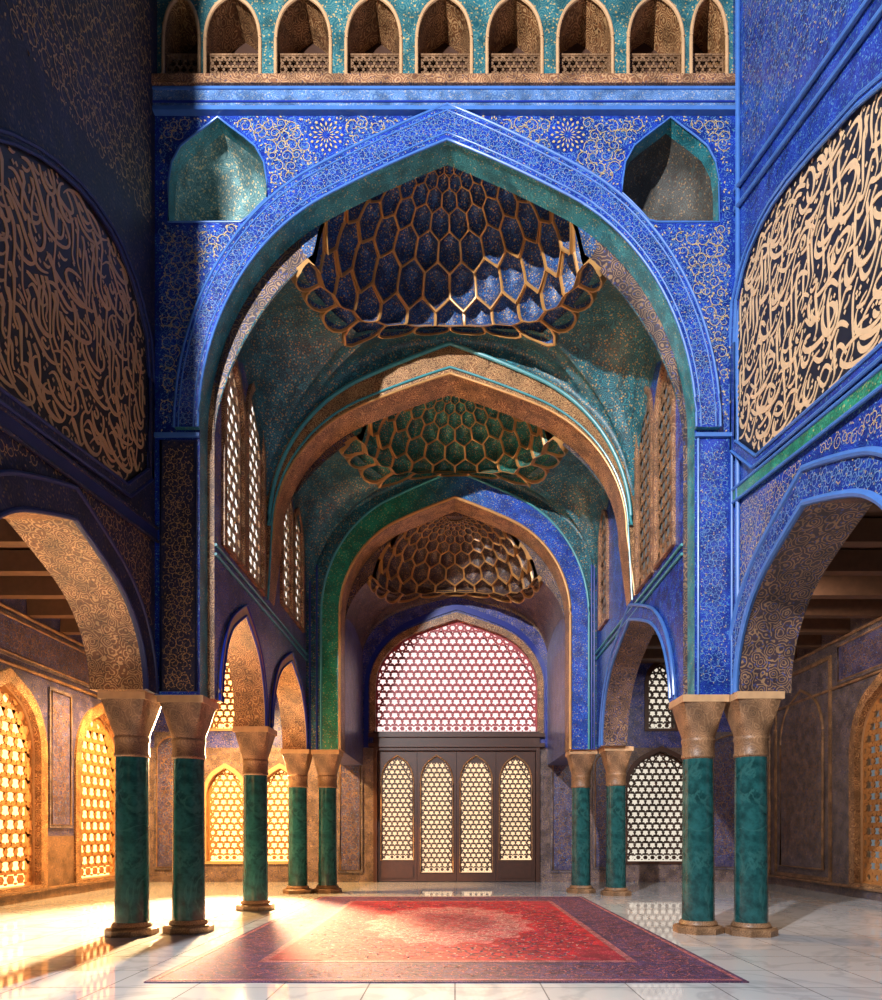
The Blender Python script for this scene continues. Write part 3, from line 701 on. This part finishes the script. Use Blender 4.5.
# framed tile panels
def wpanel(mp,u0,u1,v0,v1,label,mat='violet',pointed=False,loc=None):
    e=empty('wall_panel',mp((u0+u1)/2,v0,0),label,'tile panel')
    uc=(u0+u1)/2; h=(u1-u0)/2
    inn=archp(uc,h-.08,v0+.08,v1-.6*h-.2,v1-.1) if pointed else [(u0+.08,v0+.08),(u1-.08,v0+.08),(u1-.08,v1-.08),(u0+.08,v1-.08)]
    b=MB(); plate(b,inn,[],mp,-.03,-.001,0,0)
    gi=grow(inn,.93)
    scrolls(b,lambda u,v:inpoly(u,v,gi),u0,u1,v0,v1,.2,mp,-.036,.018,1,2); b.build('panel',[mat,'capstone','paleline'],e)
    b=MB(); plate(b,[(u0,v0),(u1,v0),(u1,v1),(u0,v1)],[inn],mp,-.05,-.001,0,0); b.tube([mp(u,v,-.05) for u,v in inn],.025,1,6,True); b.build('frame',['brownblue','capstone'],e)
wpanel(mpB,-3.75,-2.95,.3,3.9,'narrow violet tile panel on back wall left of the wooden door')
wpanel(mpB,3.05,3.85,.3,3.9,'narrow violet tile panel on back wall right of the wooden door')
wpanel(mpB,4.4,5.3,.4,4.2,'violet pointed tile panel on back wall beside the pale window',pointed=True)
wpanel(mpB,8.0,9.6,.4,4.8,'violet pointed tile panel in the far corner of the right aisle',pointed=True)
wpanel(mpB,-9.6,-8.2,.4,4.8,'violet pointed tile panel in the far corner of the left aisle',pointed=True)
# ------------------------------------------------------------------ aisles
mpA=wallmap_x(-XO,-1); mpD=wallmap_x(XO,1)
lw=[(15.35,1.15,.35,3.4,4.9),(19.4,1.15,.35,3.4,4.9)]
mb=MB(); plate(mb,[(4,0),(YB+.5,0),(YB+.5,7.2),(4,7.2)],[archp(*w) for w in lw],mpA,0,.4,0,1)
struct('wall_left_aisle',mb,['aislewall','tan'],'outer wall of the left aisle with glowing arched windows','wall')
for i,w in enumerate(lw): win(wname(),mpA,*w,.36,'lat_warm','pane_warm','soffit','large glowing arched lattice window in the left aisle, %s the camera'%('nearer' if i==0 else 'farther from'),kind='star',frw=.25,frac=.97)
mb=MB(); rwn=(15.9,1.2,.35,3.5,5.05)
plate(mb,[(4,0),(YB+.5,0),(YB+.5,7.2),(4,7.2)],[archp(*rwn)],mpD,0,.4,0,1)
struct('wall_right_aisle',mb,['brownblue','tan'],'brown patterned outer wall of the right aisle','wall')
win(wname(),mpD,*rwn,.32,'lat_warm','pane_faint','soffit','dark arched lattice window at the right edge in the right aisle',kind='star',frw=.22)
e=empty('blind_niche',(XO,19.8,.5),'tall blind pointed panel on the brown right aisle wall','niche')
bn=archp(19.8,1.2,.6,4.2,5.6); gb=grow(bn,.94)
b=MB(); plate(b,bn,[],mpD,-.03,-.001,0,0); scrolls(b,lambda u,v:inpoly(u,v,gb),18.5,21.1,.6,5.6,.24,mpD,-.036,.02,1,2); b.build('panel',['brownblue','capstone','violet'],e)
b=MB(); b.tube([mpD(u,v,-.03) for u,v in bn],.04,0,8,True); plate(b,[(18.2,.3),(21.4,.3),(21.4,6.2),(18.2,6.2)],[[(18.3,.4),(21.3,.4),(21.3,6.1),(18.3,6.1)]],mpD,-.05,-.001,0,0); b.build('frame','capstone',e)
wpanel(mpA,16.85,17.85,1.7,5.1,'violet tile panel between the two glowing left aisle windows')
wpanel(mpA,20.95,21.6,1.7,5.1,'narrow violet tile panel beyond the farther left aisle window')
wpanel(mpA,14.0,20.9,5.45,6.4,'long violet tile frieze above the glowing left aisle windows')
wpanel(mpD,14.5,17.9,5.35,6.4,'long violet tile frieze above the dark right aisle window')
k=9
for mp,s in ((mpA,'left'),(mpD,'right')):
    mb=MB()
    for z in (.25,5.3,6.5): mb.tube([mp(y,z,-.03) for y in (5,YB-.05)],.04)
    for y in (13.5,21.75): mb.tube([mp(y,z,-.03) for z in (.25,5.3)],.04)
    struct('trim_%d'%k,mb,'capstone','brown moldings framing the %s aisle wall'%s,'molding'); k+=1
for sg,s in ((-1,'left'),(1,'right')):
    xi=(5.46 if sg<0 else 5.15); xj=4.2
    mb=MB()
    xa,xb=sorted((sg*(XO+.3),sg*xj)); mb.box(xa,xb,11.6,YB,7.0,7.15)
    xa,xb=sorted((sg*(XO+.3),sg*xi)); mb.box(xa,xb,4,11.6,7.0,7.15)
    struct('ceiling',mb,'beam','dark boarded ceiling of the %s aisle'%s,'ceiling')
    for i in range(10):
        y=8+i*1.35; b=MB(); xin=xi if y<11.6 else 4.5
        z0,z1=6.55,6.95
        b.rings([[(sg*(XO-.02),y-.12,z0),(sg*(XO-.02),y+.12,z0),(sg*(XO-.02),y+.12,z0+.4),(sg*(XO-.02),y-.12,z0+.4)],[(sg*xin,y-.12,z1-.4),(sg*xin,y+.12,z1-.4),(sg*xin,y+.12,z1),(sg*xin,y-.12,z1)]])
        tag(b.build('ceiling_beam','beam'),'wooden ceiling beam across the %s aisle, %s from the front'%(s,ORD[i]),'beam','%s aisle ceiling beams'%s)
# ------------------------------------------------------------------ columns
def make_column():
    e=empty('column',(0,0,0),'','column','green marble columns')
    b=MB(); rs=[]
    for hw,z in ((.36,0),(.36,.09),(.33,.12)): rs.append([(hw*x,hw*y,z) for x,y in ((-1,-.42),(-.42,-1),(.42,-1),(1,-.42),(1,.42),(.42,1),(-.42,1),(-1,.42))])
    b.rings(rs); b.lathe([(.29,.12),(.3,.14),(.29,.17),(.268,.2)]); b.build('base','capstone',e)
    b=MB(); b.lathe([(.254,.19),(.249,.6),(.245,1.6),(.24,2.8)]); b.build('shaft','column',e)
    b=MB(); b.lathe([(.241,2.76),(.26,2.78),(.264,2.81),(.25,2.84),(.25,3.0),(.264,3.03),(.264,3.06),(.248,3.09)]); b.build('collar','capstone',e)
    b=MB(); rs=[]
    for t,z in ((0,3.06),(.1,3.16),(.32,3.28),(.62,3.44),(.9,3.58),(1,3.62)):
        rr=[]; hw=.245+.11*t
        for j in range(24):
            a=2*PI*j/24; c,s_=math.cos(a),math.sin(a); ex=2+7*t
            q=(abs(c)**ex+abs(s_)**ex)**(-1/ex); rr.append((hw*q*c,hw*q*s_,z))
        rs.append(rr)
    b.rings(rs); b.box(-.36,.36,-.36,.36,3.62,ZC,1)
    b.build('capital',['capstone','tan'],e)
    return e
c0=make_column()
cols=[(-5.05,10.95,'leftmost green marble column, dark, under the near left wall'),
 (-4.28,11.25,'dark green column under the left portal pier'),
 (-4.12,14.45,'green column glowing orange between the two small left arches'),
 (-4.12,18.35,'slim looking green column at the far end of the left inner wall'),
 (-3.37,18.5,'green column under the left side of the third arch'),
 (4.63,10.95,'rightmost bright green column under the near right wall'),
 (3.89,11.2,'bright green column under the right portal pier'),
 (4.08,17.75,'green column at the far end of the right inner wall'),
 (3.33,18.5,'green column under the right side of the third arch'),
 (-5.05,5.6,'green column supporting the left wall close to the camera'),(4.78,5.6,'green column supporting the right wall close to the camera')]
for i,(x,y,l) in enumerate(cols):
    if i==0: o=c0
    else:
        o=c0.copy(); C.objects.link(o)
        for ch in c0.children:
            c=ch.copy(); C.objects.link(c); c.parent=o
    o.location=(x,y,0); o['label']=l
# ------------------------------------------------------------------ carpet
e=empty('carpet',(-.08,12.3,0),'large red oriental carpet with dark purple border and medallion paled by painted glare on marble floor','carpet')
fm=lambda u,v,d:(u,v,d)
def rect(x0,x1,y0,y1): return [(x0,y0),(x1,y0),(x1,y1),(x0,y1)]
X0,X1,Y0,Y1=-3.3,3.12,7.42,17.2
BW,BH=1.0,1.22
fx0,fx1,fy0,fy1=X0+BW,X1-BW,Y0+BH,Y1-BH
b=MB(); plate(b,rect(X0,X1,Y0,Y1),[],fm,.002,.014,0,0)
scrolls(b,lambda u,v:X0+.15<u<X1-.15 and Y0+.18<v<Y1-.18 and not(X0+BW-.14<u<X1-BW+.14 and Y0+BH-.18<v<Y1-BH+.18),X0,X1,Y0,Y1,.2,fm,.0155,.018,1,2)
b.build('border',['cp_border','cp_guard','cp_blue'],e)
b=MB()
for m0,m1 in ((.05,.1),(BW-.1,BW)):
    r_=BH/BW
    plate(b,rect(X0+m0,X1-m0,Y0+m0*r_,Y1-m0*r_),[rect(X0+m1,X1-m1,Y0+m1*r_,Y1-m1*r_)],fm,.013,.017,0,0)
b.build('guard_stripe','cp_guard',e)
cx,cy=(fx0+fx1)/2,(fy0+fy1)/2
def med(k,lob,amp,ra,rb): return [(cx+k*ra*(1+amp*math.cos(lob*t))*math.cos(t),cy+k*rb*(1+amp*math.cos(lob*t))*math.sin(t)) for t in [2*PI*i/160 for i in range(160)]]
M1=med(1,16,.06,1.4,2.45); M2=med(.55,12,.08,1.4,2.45)
def cornerp(sx,sy,k=1):
    ox=fx1 if sx else fx0; oy=fy1 if sy else fy0; dx=-1 if sx else 1; dy=-1 if sy else 1
    return [(ox,oy)]+[(ox+dx*.6*k*(1+.1*math.cos(10*t))*math.cos(t),oy+dy*1.1*k*(1+.1*math.cos(10*t))*math.sin(t)) for t in [PI/2*i/30 for i in range(31)]]
CP=[cornerp(sx,sy) for sx in (0,1) for sy in (0,1)]
b=MB(); plate(b,rect(fx0,fx1,fy0,fy1),[],fm,.013,.018,0,0)
scrolls(b,lambda u,v:fx0+.05<u<fx1-.05 and fy0+.05<v<fy1-.05 and not inpoly(u,v,M1) and not any(inpoly(u,v,q) for q in CP),fx0,fx1,fy0,fy1,.24,fm,.0195,.02,1,2)
b.build('field',['cp_field','cp_border','cp_cream'],e)
b=MB(); plate(b,M1,[],fm,.017,.02,0,0)
gm=grow(M1,.97)
scrolls(b,lambda u,v:inpoly(u,v,gm) and not inpoly(u,v,M2),cx-1.6,cx+1.6,cy-2.8,cy+2.8,.22,fm,.0215,.024,1,2)
b.build('medallion',['cp_med','cp_cream','cp_field'],e)
b=MB(); plate(b,M2,[],fm,.019,.022,0,0)
gm2=grow(M2,.95)
scrolls(b,lambda u,v:inpoly(u,v,gm2),cx-.8,cx+.8,cy-1.4,cy+1.4,.22,fm,.0235,.024,1,2)
b.build('inner_medallion',['cp_guard','cp_field','cp_cream'],e)
for q in CP:
    b=MB(); plate(b,q,[],fm,.017,.02,0,0); b.build('corner_motif','cp_corner',e)
# ------------------------------------------------------------------ light
w=bpy.data.worlds.new('w'); S.world=w; w.use_nodes=True
bg=w.node_tree.nodes['Background']; bg.inputs[0].default_value=(.5,.65,1,1); bg.inputs[1].default_value=.016
def lamp(name,t,loc,tgt,power,col,size=.5,spot=None,blend=.5):
    l=bpy.data.lights.new(name,t); l.energy=power; l.color=col
    if t=='AREA': l.shape='DISK'; l.size=size
    else: l.shadow_soft_size=size
    if t=='SPOT': l.spot_size=math.radians(spot); l.spot_blend=blend
    o=bpy.data.objects.new(name,l); C.objects.link(o); o.location=loc
    o.rotation_euler=(Vector(tgt)-Vector(loc)).to_track_quat('-Z','Y').to_euler()
    return o
lamp('sky_key','AREA',(-5.66,-3.5,12.5),(1.5,11,8),5800,(.98,.97,1),.4)
lamp('sun_spill','SPOT',(-6.0,20.8,4.3),(-4.8,11.5,0),76000,(1,.65,.32),.4,60,1)
lamp('aisle_fill','SPOT',(-7.0,18.0,6.5),(-6.2,18,0),6500,(1,.56,.2),.3,155,.4)  # hidden spot added to brighten the left aisle, no fixture there
lamp('right_aisle_fill','SPOT',(5.9,13.6,6.5),(8.5,17,1.5),850,(1,.88,.78),.2,140)  # unseen spot added to lift the dark right aisle
# ------------------------------------------------------------------ camera
cam=bpy.data.cameras.new('cam'); co=bpy.data.objects.new('cam',cam); C.objects.link(co); S.camera=co
co.location=(0,0,1.6); co.rotation_euler=(PI/2,0,0)
cam.sensor_fit='HORIZONTAL'; cam.sensor_width=36; cam.lens=700/882*36; cam.shift_x=-14/882; cam.shift_y=332/882
cam.clip_end=200
S.view_settings.view_transform='Standard'
